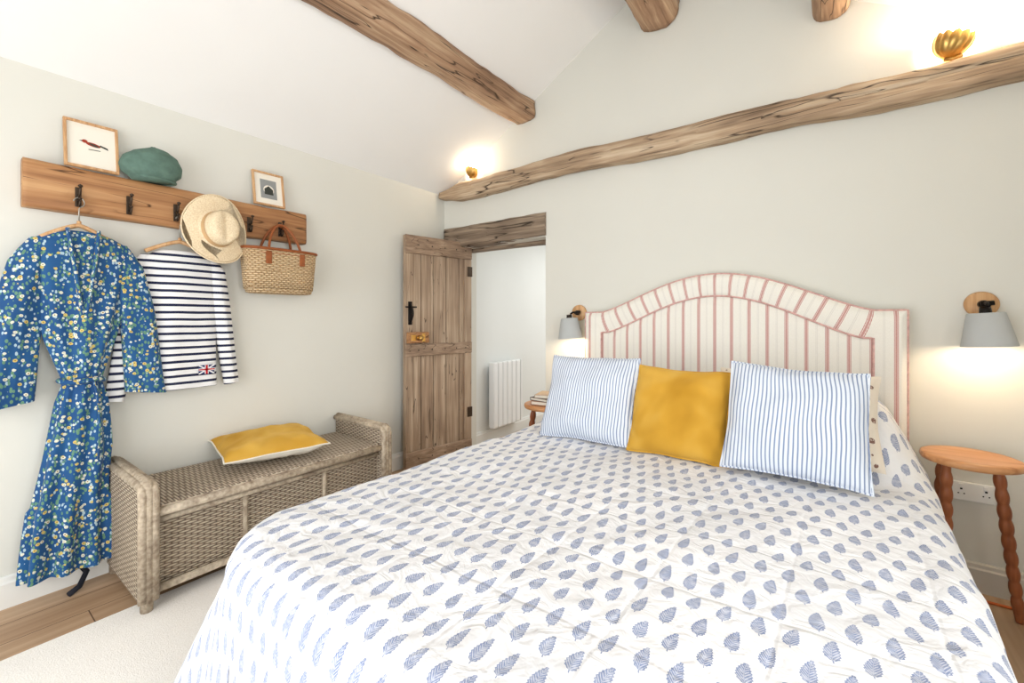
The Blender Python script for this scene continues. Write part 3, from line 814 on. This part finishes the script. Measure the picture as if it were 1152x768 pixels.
b.tube([(.06, -2.44, .30), (.07, -2.43, .12), (.06, -2.40, .06), (.10, -2.43, .02), (.13, -2.47, .012)], .006, m_strap, 8, sq=2); b.build('robe_belt_tail')

# breton shirt
b = MB(); SC = -2.035
cloth_tube(b, [(0, SC, 1.605, .085, .022, 0, 0), (.02, SC, 1.60, .10, .028, 0, 0), (.06, SC, 1.565, .15, .034, 0, .1), (.1, SC, 1.52, .165, .038, 0, .3), (.3, SC, 1.3, .16, .04, 0, .7), (.72, SC+.008, .87, .168, .042, 0, 1.2)], m_breton, 5, .2, 2.2, N=90, n=90, x0=.062)
cloth_tube(b, [(0, SC+.13, 1.575, .035, .016, 0, 0), (.08, SC+.165, 1.50, .05, .028, .35, .4), (.3, SC+.19, 1.30, .05, .03, .15, .8), (.7, SC+.245, .87, .038, .024, .12, 1)], m_breton, 3, .2, 1.2, N=48, n=50, x0=.06)
cloth_tube(b, [(0, SC-.13, 1.575, .035, .016, 0, 0), (.08, SC-.165, 1.50, .05, .028, -.35, .4), (.3, SC-.19, 1.30, .05, .03, -.15, .8), (.72, SC-.265, .84, .038, .024, -.12, 1)], m_breton, 3, .2, 5.2, N=48, n=50, x0=.05)
m_navy = plain('patch_navy', srgb(30, 40, 92), .8); m_pred = plain('patch_red', srgb(190, 40, 50), .8); m_pw = plain('patch_white', srgb(236, 236, 236), .8)
Mf = Matrix.Translation((.104, SC+.105, .965)) @ Matrix.Scale(1.1, 4)
b.rbox((0, -.034, -.022), (.003, .034, .022), .001, m_navy, M=Mf)
for sgn in (-1, 1):
    b.prism([(-.034, -.022*sgn), (-.028, -.022*sgn), (.034, .018*sgn), (.034, .022*sgn), (.028, .022*sgn), (-.034, -.018*sgn)], .003, .0036, m_pw, 'yz', M=Mf)
b.rbox((.003, -.008, -.022), (.0042, .008, .022), 0, m_pw, M=Mf); b.rbox((.003, -.034, -.006), (.0042, .034, .006), 0, m_pw, M=Mf)
b.rbox((.003, -.0045, -.022), (.005, .0045, .022), 0, m_pred, M=Mf); b.rbox((.003, -.034, -.003), (.005, .034, .003), 0, m_pred, M=Mf)
b.build('breton_shirt')

# ------------------------------------------------------------------ lights
def area(name, loc, rot, sx_, sy_, e, col):
    L = bpy.data.lights.new(name, 'AREA'); L.shape = 'RECTANGLE'; L.size = sx_; L.size_y = sy_; L.energy = e; L.color = col
    o = bpy.data.objects.new(name, L); o.location = loc; o.rotation_euler = rot; scene.collection.objects.link(o); return o
area('daylight_window_front', ((fx0+fx1)/2, YF-.22, (fz0+fz1)/2), (pi/2, 0, 0), fx1-fx0, fz1-fz0, 74, (.975, .985, 1))
area('daylight_window_right', (XR+.22, (wy0+wy1)/2, (wz0+wz1)/2), (pi/2, 0, pi/2), wy1-wy0, wz1-wz0, 46, (.97, .985, 1))
area('hall_ceiling_fill', (1.5, 1.9, 2.36), (0, 0, 0), 1.4, 1.6, 38, (.98, .99, 1))  # added out-of-view ceiling panel, stands in for window light in the hall
W = bpy.data.worlds.new('sky'); scene.world = W; W.use_nodes = True
W.node_tree.nodes['Background'].inputs[0].default_value = (.88, .93, 1, 1); W.node_tree.nodes['Background'].inputs[1].default_value = 1.0

# ------------------------------------------------------------------ camera
cam = bpy.data.cameras.new('camera'); co = bpy.data.objects.new('camera', cam); scene.collection.objects.link(co)
cam.sensor_width = 36; cam.lens = 487/1152*36; cam.shift_y = -27/1152; cam.clip_start = .05
co.location = (2.87, -2.86, 1.25); co.rotation_euler = (pi/2, 0, radians(36.2))
scene.camera = co
scene.view_settings.view_transform = 'Standard'
